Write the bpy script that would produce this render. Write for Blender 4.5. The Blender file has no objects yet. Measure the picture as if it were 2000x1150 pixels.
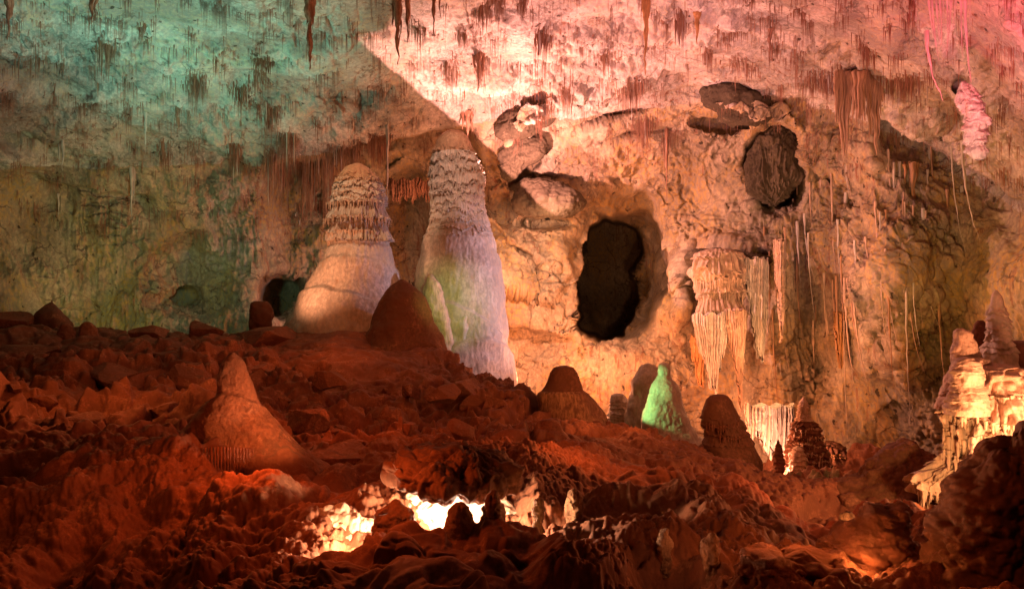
import bpy, math, random
import numpy as np
from mathutils import Vector
random.seed(7); RNG = np.random.default_rng(11)
scene = bpy.context.scene
COL = scene.collection
F = 1500.0                       # focal length in photograph pixels (2000 wide)

# ------------------------------------------------------------------ camera, world, light
cam_d = bpy.data.cameras.new('camera'); cam = bpy.data.objects.new('camera', cam_d); COL.objects.link(cam)
cam_d.sensor_width = 36.0; cam_d.lens = 36.0 * F / 2000.0; cam_d.clip_start = 0.1; cam_d.clip_end = 400
cam.location = (0, 0, 0); cam.rotation_euler = (math.radians(90), 0, 0)
scene.camera = cam
world = bpy.data.worlds.new('World'); scene.world = world; world.use_nodes = True
world.node_tree.nodes['Background'].inputs[0].default_value = (0.9, 0.2, 0.08, 1)
world.node_tree.nodes['Background'].inputs[1].default_value = 0.004
scene.view_settings.view_transform = 'Standard'; scene.view_settings.look = 'None'
scene.view_settings.exposure = 0.0; scene.view_settings.gamma = 1.0
scene.render.engine = 'CYCLES'
scene.cycles.max_bounces = 3; scene.cycles.diffuse_bounces = 1

def W(px, py, Y):
    return np.array([(px - 1000.0) / F * Y, Y, (575.0 - py) / F * Y])

def lamp(name, pos, power, color, size=0.3, aim=None, angle=None, blend=0.4):
    d = bpy.data.lights.new(name, 'SPOT' if aim is not None else 'POINT')
    d.energy = power; d.color = color; d.shadow_soft_size = size
    o = bpy.data.objects.new(name, d); COL.objects.link(o); o.location = Vector(pos)
    if aim is not None:
        d.spot_size = math.radians(angle); d.spot_blend = blend
        o.rotation_euler = (Vector(aim) - Vector(pos)).to_track_quat('-Z', 'Y').to_euler()
    return o

# pink white lamp low behind the tall dome: its beam edge draws the diagonal on the ceiling
def cone_axis(L, A, Bp, half, towards):
    a = A - L; a = a / np.linalg.norm(a); b = Bp - L; b = b / np.linalg.norm(b)
    c = math.cos(half); d = float(a @ b)
    k = c / (1 + d); m = k * (a + b); n = np.cross(a, b); n /= np.linalg.norm(n)
    h = math.sqrt(max(0.0, 1 - float(m @ m)))
    c1 = m + h * n; c2 = m - h * n
    t = towards - L
    return c1 if float(c1 @ t) > float(c2 @ t) else c2
Lk = W(975, 385, 53.0)
ax = cone_axis(Lk, W(606, -12, 42.6), W(885, 236, 59), math.radians(82), W(1400, 100, 50))
LAMPS = [
 ('spot_pink',   Lk, 19000, (1, .43, .38), .12, Lk + ax * 10, 164, .02),
 ('spot_teal',   W(330, 560, 41), 13500, (.24, .80, .62), .4, W(390, 110, 45), 100, 1.0),
 ('spot_cyan',   W(60, 420, 30), 2600, (.35, .85, .85), .4, W(40, 90, 40), 70, 1.0),
 ('spot_olive',  W(150, 665, 52), 1100, (.74, .68, .16), .4, W(230, 450, 60), 120, 1.0),
 ('spot_green',  W(330, 520, 44), 4600, (.34, .70, .48), .4, W(330, 400, 60), 110, 1.0),
 ('spot_rose',   W(1270, 560, 34), 19000, (1, .40, .46), .5, W(1230, 80, 50), 72, 1.0),
 ('spot_magenta',W(1850, 440, 24), 12500, (1, .13, .24), .5, W(1990, -80, 30), 78, 1.0),
 ('spot_amber',  W(1330, 640, 42), 5200, (1, .50, .24), .5, W(1330, 430, 62), 92, 1.0),
 ('lamp_ledge', W(1085, 436, 57.5), 500, (1, .60, .38), .15),
 ('lamp_arch', W(1150, 700, 56.5), 1700, (1, .40, .18), .2),
 ('lamp_pillar', W(1490, 700, 51), 1000, (1, .46, .20), .2),
 ('spot_gold',   W(1760, 640, 36), 3600, (1, .58, .15), .5, W(1790, 400, 50), 96, 1.0),
 ('spot_coral',  W(1620, 430, 32), 3200, (1, .34, .36), .5, W(1650, 100, 44), 70, 1.0),
 ('spot_lilac',  W(1620, 640, 38), 1300, (.85, .6, 1), .5, W(1620, 350, 55), 70, 1.0),
 ('lamp_orange_center', W(1040, 735, 55), 4500, (1, .30, .13), .3),
 ('fill_pink_low', W(965, 430, 53), 9000, (1, .50, .34), .2, W(1060, 640, 62), 120, .7),  # added fill for the wall beside the tall dome that the beam misses
 ('lamp_orange_right', W(1330, 830, 50), 3600, (1, .30, .12), .3),
 ('lamp_recess', W(800, 520, 60), 1500, (1, .42, .24), .3),
 ('lamp_drapes', W(1500, 930, 47.5), 3200, (1, .42, .26), .15),
 ('lamp_valley', W(1700, 800, 40), 260, (1, .30, .10), .4),
 ('lamp_cascade', W(2120, 850, 21), 2700, (1, .38, .18), .25),
 ('lamp_cascade_low', W(1900, 950, 22.2), 700, (1, .50, .20), .2),
]
LL = []
for a in LAMPS: LL.append(lamp(*a))
# lamps that light the big formations from the front
lamp('spot_dome_cool', W(1420, 560, 45), 7500, (.70, .66, 1), .3, W(945, 570, 50), 54, .8)
lamp('spot_dome_green', W(860, 560, 36), 2600, (.60, .80, .25), .3, W(885, 600, 50), 34, .9)
lamp('spot_dome_tan', W(560, 120, 40), 3600, (1, .56, .34), .1, W(715, 400, 48), 44, .6)
lamp('spot_dome_top', W(850, 60, 40), 3600, (1, .62, .50), .1, W(895, 360, 50), 34, .6)
lamp('fill_chunk', W(1850, 480, 26), 2400, (1, .76, .60), .2, W(1895, 235, 32), 30, .6)  # unseen lamp added to lighten the thick chunky stalactite
lamp('spot_dome_peach', W(430, 600, 40), 4600, (1, .40, .20), .3, W(690, 530, 48), 46, 1.0)
lamp('spot_green_cone', W(1165, 770, 37.9), 1000, (.36, 1, .32), .06, W(1287, 775, 39.1), 52, .35)
lamp('spot_cone', W(760, 880, 16.5), 1700, (1, .36, .13), .12, W(485, 770, 20.5), 40, .5)
for k, (x, y, z, e) in enumerate([(-2.6, 13.5, -2.6, 90), (-8.6, 14.5, -2.2, 55), (-13, 25, -.6, 300), (-5.0, 25, -1.4, 250), (2.2, 21, -2.6, 240), (4.6, 13, -3.6, 38), (8, 21, -4.4, 80), (-9, 37, .4, 240), (4, 31, -3.5, 200), (-5.6, 16.5, -2.8, 130)]):
    lamp('lamp_red', (x, y, z), e * 1.35, (1, .17 + .06 * (k % 3), .035 + .025 * (k % 3)), .12)

# ------------------------------------------------------------------ noise
_p = RNG.permutation(256).astype(np.int32); _p = np.concatenate([_p, _p, _p])
_g = RNG.normal(size=(256, 3)); _g /= np.linalg.norm(_g, axis=1)[:, None]; _g = _g.astype(np.float32)
def perlin(P):
    P = P.astype(np.float32); i = np.floor(P).astype(np.int32); f = P - i; i &= 255
    u = f * f * f * (f * (f * 6 - 15) + 10); out = 0
    for dx in (0, 1):
        wx = u[..., 0] if dx else 1 - u[..., 0]
        for dy in (0, 1):
            wy = u[..., 1] if dy else 1 - u[..., 1]
            for dz in (0, 1):
                wz = u[..., 2] if dz else 1 - u[..., 2]
                h = _p[_p[_p[(i[..., 0] + dx) & 255] + ((i[..., 1] + dy) & 255)] + ((i[..., 2] + dz) & 255)]
                g = _g[h]
                out = out + wx * wy * wz * (g[..., 0] * (f[..., 0] - dx) + g[..., 1] * (f[..., 1] - dy) + g[..., 2] * (f[..., 2] - dz))
    return out * 1.6
def fbm(P, oct=4, gain=.5, lac=2.03):
    a = 1.0; s = 0; t = 0
    for k in range(oct):
        s = s + a * perlin(P + 17.3 * k); t += a; a *= gain; P = P * lac
    return s / t
def ridged(P, oct=4, gain=.5):
    a = 1.0; s = 0; t = 0
    for k in range(oct):
        s = s + a * (1 - np.abs(perlin(P + 9.1 * k)) * 2); t += a; a *= gain; P = P * 2.1
    return s / t
_r3 = RNG.random((256, 3)).astype(np.float32)
def worley(P):
    P = P.astype(np.float32); sh = P.shape[:-1]; P = P.reshape(-1, 3)
    i = np.floor(P).astype(np.int32); f = P - i
    d1 = np.full(len(P), 9., np.float32); d2 = d1.copy()
    for dx in (-1, 0, 1):
        for dy in (-1, 0, 1):
            for dz in (-1, 0, 1):
                h = _p[_p[_p[(i[:, 0] + dx) & 255] + ((i[:, 1] + dy) & 255)] + ((i[:, 2] + dz) & 255)]
                q = _r3[h] + np.array([dx, dy, dz], np.float32) - f
                d = np.einsum('ij,ij->i', q, q)
                m = d < d1
                d2 = np.where(m, d1, np.minimum(d2, d)); d1 = np.where(m, d, d1)
    return np.sqrt(d1).reshape(sh), np.sqrt(d2).reshape(sh)
def sstep(a, b, x):
    t = np.clip((x - a) / (b - a), 0, 1); return t * t * (3 - 2 * t)

def tps(pts, vals, q, smooth=0.0):
    pts = np.asarray(pts, float); vals = np.asarray(vals, float); n = len(pts)
    def phi(r2): return 0.5 * r2 * np.log(r2 + 1e-9)
    r2 = ((pts[:, None] - pts[None]) ** 2).sum(-1)
    A = np.zeros((n + 3, n + 3)); A[:n, :n] = phi(r2) + smooth * np.eye(n)
    A[:n, n] = 1; A[:n, n + 1:] = pts; A[n, :n] = 1; A[n + 1:, :n] = pts.T
    w = np.linalg.solve(A, np.concatenate([vals, [0, 0, 0]]))
    sh = q.shape[:-1]; q = q.reshape(-1, 2); out = np.zeros(len(q))
    for k in range(n): out += w[k] * phi(((q - pts[k]) ** 2).sum(-1))
    return (out + w[n] + q @ w[n + 1:]).reshape(sh)

def grid_normals(V):
    du = np.gradient(V, axis=1); dv = np.gradient(V, axis=0)
    n = np.cross(du, dv); return n / (np.linalg.norm(n, axis=-1, keepdims=True) + 1e-12)

# ------------------------------------------------------------------ mesh helpers
def mesh_raw(name, V, Fq, mat, smooth=False):
    me = bpy.data.meshes.new(name); V = np.ascontiguousarray(V, np.float32).reshape(-1, 3); Fq = np.asarray(Fq, np.int32)
    me.vertices.add(len(V)); me.vertices.foreach_set('co', V.ravel())
    k = Fq.shape[1]; me.loops.add(Fq.size); me.loops.foreach_set('vertex_index', Fq.ravel())
    me.polygons.add(len(Fq)); me.polygons.foreach_set('loop_start', np.arange(0, Fq.size, k, dtype=np.int32))
    me.polygons.foreach_set('loop_total', np.full(len(Fq), k, np.int32))
    me.polygons.foreach_set('use_smooth', np.full(len(Fq), smooth))
    me.materials.append(mat); me.update(calc_edges=True); return me
def link(name, me, parent=None):
    o = bpy.data.objects.new(name, me); COL.objects.link(o)
    if parent is not None: o.parent = parent
    return o
def tag(o, label=None, cat=None, group=None, kind=None):
    if label: o['label'] = label
    if cat: o['category'] = cat
    if group: o['group'] = group
    if kind: o['kind'] = kind
    return o
def grid_faces(R, C, wrap=False):
    i, j = np.meshgrid(np.arange(R - 1), np.arange(C if wrap else C - 1), indexing='ij')
    j2 = (j + 1) % C
    return np.stack([i * C + j, i * C + j2, (i + 1) * C + j2, (i + 1) * C + j], -1).reshape(-1, 4)
def compact(V, Fq):
    u, inv = np.unique(Fq, return_inverse=True); return V.reshape(-1, 3)[u], inv.reshape(Fq.shape)
def empty(name, loc):
    o = bpy.data.objects.new(name, None); COL.objects.link(o); o.location = Vector(loc); o.empty_display_size = .3; return o

# ------------------------------------------------------------------ materials
def rock_mat(name, c1, c2, c3, s=1.0, stretch=1.0, bump=.5, bscale=6.0, rough=.85, streak=0.0, pit=0.0, spec=.25, bdist=.06, shear=0.0, crack=0.0, popb=0.0):
    m = bpy.data.materials.new(name); m.use_nodes = True; nt = m.node_tree; N = nt.nodes; L = nt.links
    b = N['Principled BSDF']; b.inputs['Roughness'].default_value = rough; b.inputs['Specular IOR Level'].default_value = spec
    g = N.new('ShaderNodeNewGeometry'); mp = N.new('ShaderNodeMapping'); mp.inputs['Scale'].default_value = (s, s, s * stretch)
    mp.inputs['Rotation'].default_value = (0, shear, 0)
    L.new(g.outputs['Position'], mp.inputs[0])
    def noise(sc, det, src, ro=.6):
        n = N.new('ShaderNodeTexNoise'); n.inputs['Scale'].default_value = sc; n.inputs['Detail'].default_value = det
        n.inputs['Roughness'].default_value = ro; L.new(src, n.inputs['Vector']); return n.outputs['Fac']
    def ramp(src, a, bb):
        r = N.new('ShaderNodeMapRange'); r.inputs['From Min'].default_value = a; r.inputs['From Max'].default_value = bb
        r.interpolation_type = 'SMOOTHSTEP'; L.new(src, r.inputs['Value']); return r.outputs['Result']
    def mix(f, a, c):
        x = N.new('ShaderNodeMix'); x.data_type = 'RGBA'
        if isinstance(f, float): x.inputs[0].default_value = f
        else: L.new(f, x.inputs[0])
        for i, v in ((6, a), (7, c)):
            if isinstance(v, tuple): x.inputs[i].default_value = v + (1,)
            else: L.new(v, x.inputs[i])
        return x.outputs[2]
    pos = mp.outputs[0]
    col = mix(ramp(noise(.35, 6, pos), .38, .62), c1, c2)
    col = mix(ramp(noise(1.3, 8, pos, .7), .52, .68), col, c3)
    fine = noise(bscale, 8, pos, .72)
    col = mix(ramp(fine, .62, .40), col, tuple(v * .62 for v in c1))
    if streak:
        sm = N.new('ShaderNodeMapping'); sm.inputs['Scale'].default_value = (3.2, 3.2, .16); L.new(g.outputs['Position'], sm.inputs[0])
        st = noise(1.0, 6, sm.outputs[0], .65)
        mm = N.new('ShaderNodeMath'); mm.operation = 'MULTIPLY'; L.new(ramp(st, .52, .66), mm.inputs[0]); L.new(ramp(noise(.22, 4, pos), .47, .6), mm.inputs[1])
        m2 = N.new('ShaderNodeMath'); m2.operation = 'MULTIPLY'; L.new(mm.outputs[0], m2.inputs[0]); m2.inputs[1].default_value = streak
        col = mix(m2.outputs[0], col, (.26, .11, .06))
    if pit:
        v = N.new('ShaderNodeTexNoise'); v.inputs['Scale'].default_value = 2.6; v.inputs['Detail'].default_value = 3; L.new(pos, v.inputs['Vector'])
        pm = N.new('ShaderNodeMath'); pm.operation = 'MULTIPLY'; L.new(ramp(v.outputs['Fac'], .66, .72), pm.inputs[0]); pm.inputs[1].default_value = pit
        col = mix(pm.outputs[0], col, (.06, .04, .025))
    if crack:
        wn = N.new('ShaderNodeTexNoise'); wn.inputs['Scale'].default_value = .9; wn.inputs['Detail'].default_value = 4; L.new(pos, wn.inputs['Vector'])
        va = N.new('ShaderNodeVectorMath'); va.operation = 'SCALE'; L.new(wn.outputs['Color'], va.inputs[0]); va.inputs['Scale'].default_value = 1.6
        vb = N.new('ShaderNodeVectorMath'); L.new(pos, vb.inputs[0]); L.new(va.outputs[0], vb.inputs[1])
        vm = N.new('ShaderNodeMapping'); vm.inputs['Scale'].default_value = (.45, .45, 1.0); L.new(vb.outputs[0], vm.inputs[0])
        vo = N.new('ShaderNodeTexVoronoi'); vo.feature = 'DISTANCE_TO_EDGE'; vo.inputs['Scale'].default_value = 1.0; L.new(vm.outputs[0], vo.inputs['Vector'])
        ca = N.new('ShaderNodeMath'); ca.operation = 'MULTIPLY'; L.new(ramp(vo.outputs['Distance'], .045, .012), ca.inputs[0]); L.new(ramp(noise(.5, 3, pos), .48, .6), ca.inputs[1])
        cb = N.new('ShaderNodeMath'); cb.operation = 'MULTIPLY'; L.new(ca.outputs[0], cb.inputs[0]); cb.inputs[1].default_value = crack
        col = mix(cb.outputs[0], col, (.07, .045, .03))
    L.new(col, b.inputs['Base Color'])
    bp = N.new('ShaderNodeBump'); bp.inputs['Strength'].default_value = bump; bp.inputs['Distance'].default_value = bdist
    bm_ = N.new('ShaderNodeMath'); bm_.operation = 'MULTIPLY_ADD'; L.new(ramp(noise(.30, 2, pos), .40, .60), bm_.inputs[0]); bm_.inputs[1].default_value = bump * .75; bm_.inputs[2].default_value = bump * .25; L.new(bm_.outputs[0], bp.inputs['Strength'])
    if popb:
        pv = N.new('ShaderNodeTexVoronoi'); pv.feature = 'SMOOTH_F1'; pv.inputs['Smoothness'].default_value = .25; pv.inputs['Scale'].default_value = popb; pv.inputs['Detail'].default_value = 1.5; L.new(pos, pv.inputs['Vector'])
        ps = N.new('ShaderNodeMath'); ps.operation = 'MULTIPLY_ADD'; L.new(pv.outputs['Distance'], ps.inputs[0]); ps.inputs[1].default_value = -.9; L.new(fine, ps.inputs[2])
        L.new(ps.outputs[0], bp.inputs['Height'])
    else: L.new(fine, bp.inputs['Height']); L.new(bp.outputs[0], b.inputs['Normal'])
    return m
M_ceil = rock_mat('ceiling_limestone', (.62, .53, .44), (.54, .42, .28), (.34, .20, .13), .8, 1.0, 1.1, 5, streak=.9, pit=.9, bdist=.28, crack=.5)
M_wall = rock_mat('wall_limestone', (.52, .40, .27), (.50, .31, .10), (.24, .14, .075), .8, .7, 1.1, 5, streak=.9, pit=.9, bdist=.28, crack=.6)
M_ground = rock_mat('ground_rock', (.27, .095, .042), (.11, .038, .018), (.40, .17, .08), 1.8, 1.0, 1.3, 7, bdist=.20, popb=4.5)
M_boulder = rock_mat('boulder_rock', (.30, .11, .05), (.19, .065, .03), (.38, .17, .09), 1.2, 1.0, 1.1, 7, bdist=.14, crack=.5)
M_dome = rock_mat('dome_calcite', (.62, .52, .42), (.50, .38, .27), (.42, .29, .19), .9, .6, .7, 6, rough=.55, bdist=.07)
M_cap = rock_mat('dome_cap_calcite', (.46, .27, .15), (.38, .21, .11), (.52, .34, .20), .9, .6, .5, 7, rough=.65, bdist=.05)
M_dark = rock_mat('dark_calcite', (.20, .080, .036), (.12, .046, .024), (.30, .13, .06), 1.2, .8, 1.2, 7, bdist=.14, popb=5)
M_streak = rock_mat('streaked_calcite', (.24, .11, .055), (.44, .24, .11), (.30, .15, .07), 1.3, .25, 1.0, 6, bdist=.08)
M_ledge = rock_mat('grey_olive_rock', (.13, .095, .055), (.085, .062, .035), (.22, .165, .10), 1.0, .7, 1.0, 6, bdist=.2)
M_flow = rock_mat('flowstone', (.66, .46, .32), (.58, .37, .24), (.42, .24, .12), 1.0, .3, .9, 6, rough=.6, bdist=.10)
M_straw = rock_mat('soda_straw_calcite', (.34, .16, .09), (.42, .24, .15), (.26, .12, .06), 1.5, .15, .3, 6, bdist=.02)
M_pale = rock_mat('pale_calcite', (.62, .54, .44), (.56, .44, .34), (.48, .32, .22), 1.5, .15, .3, 6, bdist=.02)
M_orange = rock_mat('orange_calcite', (.52, .26, .09), (.44, .20, .07), (.58, .36, .18), 2.5, .1, .4, 6, bdist=.03)

M_curtain = rock_mat('curtain_calcite', (.52, .32, .20), (.50, .23, .08), (.38, .20, .12), 1.4, .06, .6, 6, bdist=.04)
# ------------------------------------------------------------------ cave wall and ceiling
def axis(a, b, fine0, fine1, fs, cs):
    return np.concatenate([np.arange(a, fine0, cs), np.arange(fine0, fine1, fs), np.arange(fine1, b + 1, cs)])
PX = axis(-1100, 3100, -60, 2060, 2.0, 20); PY = axis(-1500, 1300, -60, 960, 2.0, 20)
GX, GY = np.meshgrid(PX, PY)
WC = [(-1100,-1500,9),(1000,-1500,11),(3100,-1500,9),(-700,-900,14),(1000,-900,17),(2700,-900,12),
 (-1100,-400,14),(-700,-400,19),(300,-400,27),(1000,-400,29),(1700,-400,25),(2700,-400,15),
 (-1100,0,16),(-700,0,24),(0,0,38),(600,0,42.5),(1000,0,45),(1500,0,41),(2000,0,28),(2700,0,16),
 (0,150,46),(600,150,50),(1000,150,54),(1500,150,51),(1800,150,42),(2000,150,33),
 (-700,280,26),(0,280,53),(300,280,56),(600,280,58),(850,260,60),(1000,280,62),(1250,280,61),(1500,280,58),(1800,280,50),(2000,280,40),(2700,280,20),
 (0,400,57),(300,400,62),(600,400,64),(1000,400,64),(1200,400,64),(1500,400,59),(1700,400,54),(2000,400,44),
 (0,560,56),(300,560,61),(600,560,64),(1000,560,63),(1300,560,62),(1500,560,58),(1700,560,53),(2000,560,44),
 (-700,560,27),(2700,560,22),(0,750,55),(600,750,62),(1000,750,62),(1400,750,60),(1600,750,57),(1750,750,53),(1900,750,49),(2000,750,46),
 (-1100,1000,18),(-700,1000,26),(0,1000,52),(600,1000,60),(1000,1000,62),(1500,1000,60),(2000,1000,46),(2700,1000,22),(3100,1000,14),(1000,1300,60),(3100,0,12)]
WC = np.array(WC, float)
D = tps(WC[:, :2] / 500., WC[:, 2], np.stack([GX, GY], -1) / 500., .01)
D = np.clip(D, 7, 76)
Wn = perlin(np.stack([GX / 60, GY / 60, GX * 0 + 3.3], -1)); Wn2 = perlin(np.stack([GX / 22, GY / 22, GX * 0 + 7.7], -1))
def blob(cx, cy, rx, ry, dep, rot=0, soft=.35, wob=.16, n=2.0):
    c, s = math.cos(rot), math.sin(rot); x = GX - cx; y = GY - cy
    u = (x * c + y * s) / rx; v = (-x * s + y * c) / ry
    r = (np.abs(u) ** n + np.abs(v) ** n) ** (1 / n) + wob * Wn + wob * .5 * Wn2
    return dep * (1 - sstep(1 - soft, 1 + soft * .3, r))
# lip of the ceiling plate above the two domes, with the recess under it
lipy = np.interp(GX, [480, 560, 640, 720, 800, 870, 930], [330, 303, 300, 284, 262, 246, 240]) + 8 * Wn + 5 * Wn2
lipm = sstep(500, 570, GX) * (1 - sstep(880, 950, GX))
D += lipm * 5.0 * sstep(0, 9, GY - lipy) * (1 - sstep(30, 200, GY - lipy) * .5)
D += blob(795, 480, 62, 150, 7, soft=.4)                     # recess between the domes
D += blob(1215, 520, 108, 165, 4.0, soft=.45)                # alcove round the tunnel mouth
hole = np.maximum.reduce([blob(1182, 560, 56, 98, 1, soft=.1, n=2.4, wob=.2), blob(1196, 492, 56, 64, 1, soft=.12, wob=.22), blob(1170, 608, 46, 44, 1, soft=.12, wob=.3), blob(1212, 560, 34, 60, 1, soft=.12, wob=.4)])
D += 34 * hole + (1 - hole) * (blob(1222, 535, 86, 122, 8, soft=.12, n=2.3, wob=.14) + blob(1240, 520, 60, 100, 6, soft=.8, wob=.2))   # the tunnel
D += blob(1512, 322, 60, 98, 7, rot=-.1, soft=.4) - blob(1500, 255, 60, 50, 3.5, soft=.9)            # round hollow at the right
D += blob(1455, 330, 60, 80, 1.6, soft=.8)
D += blob(1430, 205, 78, 34, -2.6, rot=.12, soft=.7)           # overhang above it
D += blob(1410, 245, 60, 18, 2.2, rot=.1, soft=.6)
D += blob(1030, 232, 75, 22, -2.8, rot=-.42, soft=.7) + blob(1010, 285, 45, 36, -2.2, rot=-.5, soft=.6)
D += blob(1035, 325, 48, 14, 2.4, rot=-.8, soft=.7) + blob(1180, 228, 90, 10, 1.7, rot=-.2, soft=.8) + blob(1250, 258, 70, 9, 1.6, rot=-.1, soft=.8)
D += blob(1070, 388, 78, 38, -3.6, soft=.5) + blob(1070, 436, 60, 12, 2.0, soft=.6)  # grey boulder on the ledge
D += blob(550, 580, 56, 50, 5, soft=.45) + blob(360, 540, 75, 80, 2.6, soft=.9) + blob(380, 590, 90, 28, 2.2, soft=.9)
D += blob(1310, 585, 50, 95, -2.0, soft=.6) + blob(1330, 640, 30, 60, -1.6, soft=.6)
D += blob(1360, 565, 16, 90, 2.5, soft=.6)
D += blob(1735, 500, 120, 270, -4.5, soft=1.0) + blob(1600, 620, 60, 160, 2.0, soft=1.0)
D += blob(1880, 165, 20, 22, 2.0, soft=.6)
D += blob(1400, 900, 90, 60, 3, soft=.7) + blob(1460, 480, 80, 16, -1.4, soft=.7) + blob(1400, 500, 60, 12, 1.8, soft=.7)
# diagonal bedding steps of the ceiling and ledges of the wall
for (x0, y0, x1, y1, d, w) in [(0,118,180,170,1.1,9),(300,40,560,90,1.0,8),(430,130,740,185,1.6,9),(0,255,200,300,.9,8),(230,235,520,330,1.2,9),
  (1120,190,1500,160,1.0,9),(1300,140,1700,215,1.2,10),(1700,215,2000,395,2.0,12),(1550,60,1900,150,.9,9),(60,350,300,380,.9,8),(900,300,1000,380,1.2,9),
  (960,560,1090,600,1.0,8),(985,640,1120,655,1.5,9),(1580,300,1700,430,1.0,8),(1000,120,1180,150,.8,7),(930,420,1060,520,1.4,10)]:
    t = np.clip(((GX - x0) * (x1 - x0) + (GY - y0) * (y1 - y0)) / ((x1 - x0) ** 2 + (y1 - y0) ** 2), 0, 1)
    sd = ((GY - y0) * (x1 - x0) - (GX - x0) * (y1 - y0)) / math.hypot(x1 - x0, y1 - y0) + 9 * Wn + 5 * Wn2
    along = (GX - x0) / (x1 - x0); e = sstep(-.06, .12, along) * (1 - sstep(.88, 1.06, along))
    D += e * d * (sstep(-w * .3, w * .3, sd) * (1 - sstep(w * .5, w * 8, sd)))
dirs = np.stack([(GX - 1000) / F, np.ones_like(GX), (575 - GY) / F], -1)
V = dirs * D[..., None]
ceilm = 1 - sstep(-40, 80, GY - np.interp(GX, [0, 500, 900, 1000, 1500, 1700, 2000], [330, 320, 260, 230, 190, 240, 420]))
Nn = grid_normals(V); Nn *= np.sign((Nn * -V).sum(-1, keepdims=True) + 1e-9)
sh = V.copy(); k_ = sstep(1450, 1900, GX) * .55; sh[..., 0] += sh[..., 2] * k_ * 1.2
near = np.clip(D / 55, .3, 1)
def terr(x, k, a=.55):
    t = x * k; f = t - np.floor(t); return (np.floor(t) + sstep(a, 1, f)) / k
big = fbm(V / 5.0, 3) * 1.1
A_ = np.array([.8, .8, 1.9])
medc = terr(fbm(V * A_ / 3.4 + fbm(V / 1.2, 2)[..., None] * .25, 5), 7) * 1.7 + fbm(V / .8, 4, .6) * .34
medw = terr(fbm(sh * np.array([1, 1, .8]) / 3.0 + fbm(V / 1.1, 2)[..., None] * .3, 5), 7) * 1.25 + fbm(sh * np.array([1, 1, .35]) / .7, 4, .6) * .26
w1, w2 = worley(V / np.array([1.7, 1.7, .9])); crack = (1 - sstep(.0, .16, w2 - w1)) * sstep(-.1, .25, fbm(V / 4 + 5, 2))
flow = (1 - ceilm) * sstep(1400, 1560, GX); flow2 = (1 - ceilm) * (1 - sstep(480, 620, GX)) * .6
flute = perlin(sh * np.array([1.5, 1.5, .09])) * .5 + np.abs(perlin(sh * np.array([3.4, 3.4, .16]) + 3)) * .55 + perlin(sh * np.array([8, 8, .5]) + 3) * .15
calm = 1 - .85 * np.exp(-(((GX - 750) / 250) ** 4 + ((GY - 80) / 210) ** 4))
disp = big * .7 * calm + ceilm * medc * (.5 + .5 * calm) + (1 - ceilm) * medw * (1 - .45 * (flow + flow2)) - crack * .30 + (flow * 1.0 + flow2) * flute * .85
slope = np.hypot(np.gradient(D, PX, axis=1), np.gradient(D, PY, axis=0)); damp = 1 / (1 + (slope / .16) ** 2)
far = fbm(V / 10.0 + 33, 2) * 2.4 * (1 - .7 * ceilm)
patch = .35 + 1.0 * sstep(-.22, .22, fbm(V / 6.5 + 60, 2)) ; disp = big * .7 * calm + (disp - big * .7 * calm) * patch
disp *= near
disp = (disp + far * near * calm) * damp
V2 = V + Nn * disp[..., None]
dark_t = hole
V2 = np.where(dark_t[..., None] > .5, V + Nn * (disp * .4)[..., None], V2)
rim = (hole)[..., None] * .6
V2 = V2 * (1 - rim) + (V + Nn * (disp * .35)[..., None]) * rim
WALL = V2
print('EDGE', V2[np.searchsorted(PY,10), np.searchsorted(PX,630)], V2[np.searchsorted(PY,236), np.searchsorted(PX,885)])
Fq = grid_faces(*GX.shape)
cy_ = PY[Fq[:, 0] // len(PX)]; cx_ = PX[Fq[:, 0] % len(PX)]
isc = cy_ < np.interp(cx_, [0, 500, 930, 1000, 1500, 1700, 2000], [330, 320, 240, 230, 190, 240, 420])
for nm, msk, mat, lab in (('cave_ceiling', isc, M_ceil, None), ('cave_wall', ~isc, M_wall, None)):
    v_, f_ = compact(WALL, Fq[msk]); tag(link(nm, mesh_raw(nm, v_, f_, mat, True)), kind='structure')
def wall_at(px, py):
    j = int(np.clip(np.searchsorted(PX, px), 0, len(PX) - 1)); i = int(np.clip(np.searchsorted(PY, py), 0, len(PY) - 1))
    return WALL[i, j]

# ------------------------------------------------------------------ ground
TC = []
def tp(px, *rows):
    for py, Y in rows:
        w = W(px, py, Y); TC.append((w[0], w[1], w[2]))
tp(-300, (1150, 14), (900, 18), (700, 34), (620, 46))
tp(0, (1150, 14), (1000, 16), (900, 19), (780, 26), (700, 36), (628, 46), (700, 56))
tp(300, (1150, 14), (1000, 16.2), (930, 17.8), (800, 26), (700, 36), (648, 46), (720, 56))
tp(550, (1150, 13.6), (1040, 15.2), (960, 17.4), (870, 23), (750, 34), (660, 44), (700, 56))
tp(640, (1150, 11.5), (1110, 12.3))
tp(700, (1150, 11.2), (1065, 12.6), (1120, 14), (1060, 15.6), (960, 19), (900, 23), (800, 31), (700, 38), (640, 45), (690, 56))
tp(755, (1150, 11), (990, 13), (1100, 14.4))
tp(830, (1150, 11), (1012, 13), (1110, 14.6), (1035, 15.9), (975, 16.8), (940, 18), (880, 23), (790, 33), (690, 42), (700, 50))
tp(930, (1150, 11), (1040, 13), (1120, 14.6), (1045, 15.8), (955, 16.6), (930, 18.4), (880, 24))
tp(930, (728, 42)); tp(870, (684, 42))
tp(1000, (1150, 12), (1045, 13.4), (960, 18), (880, 25), (800, 35), (768, 43), (840, 56))
tp(1200, (1150, 13), (1050, 15.2), (950, 20), (870, 30), (848, 37), (900, 45), (880, 58))
tp(1400, (1150, 13), (1050, 16), (960, 22), (900, 30), (885, 36), (960, 44), (900, 58))
tp(1500, (1150, 13), (1060, 16), (985, 22), (950, 28), (1010, 34), (960, 46))
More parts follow.
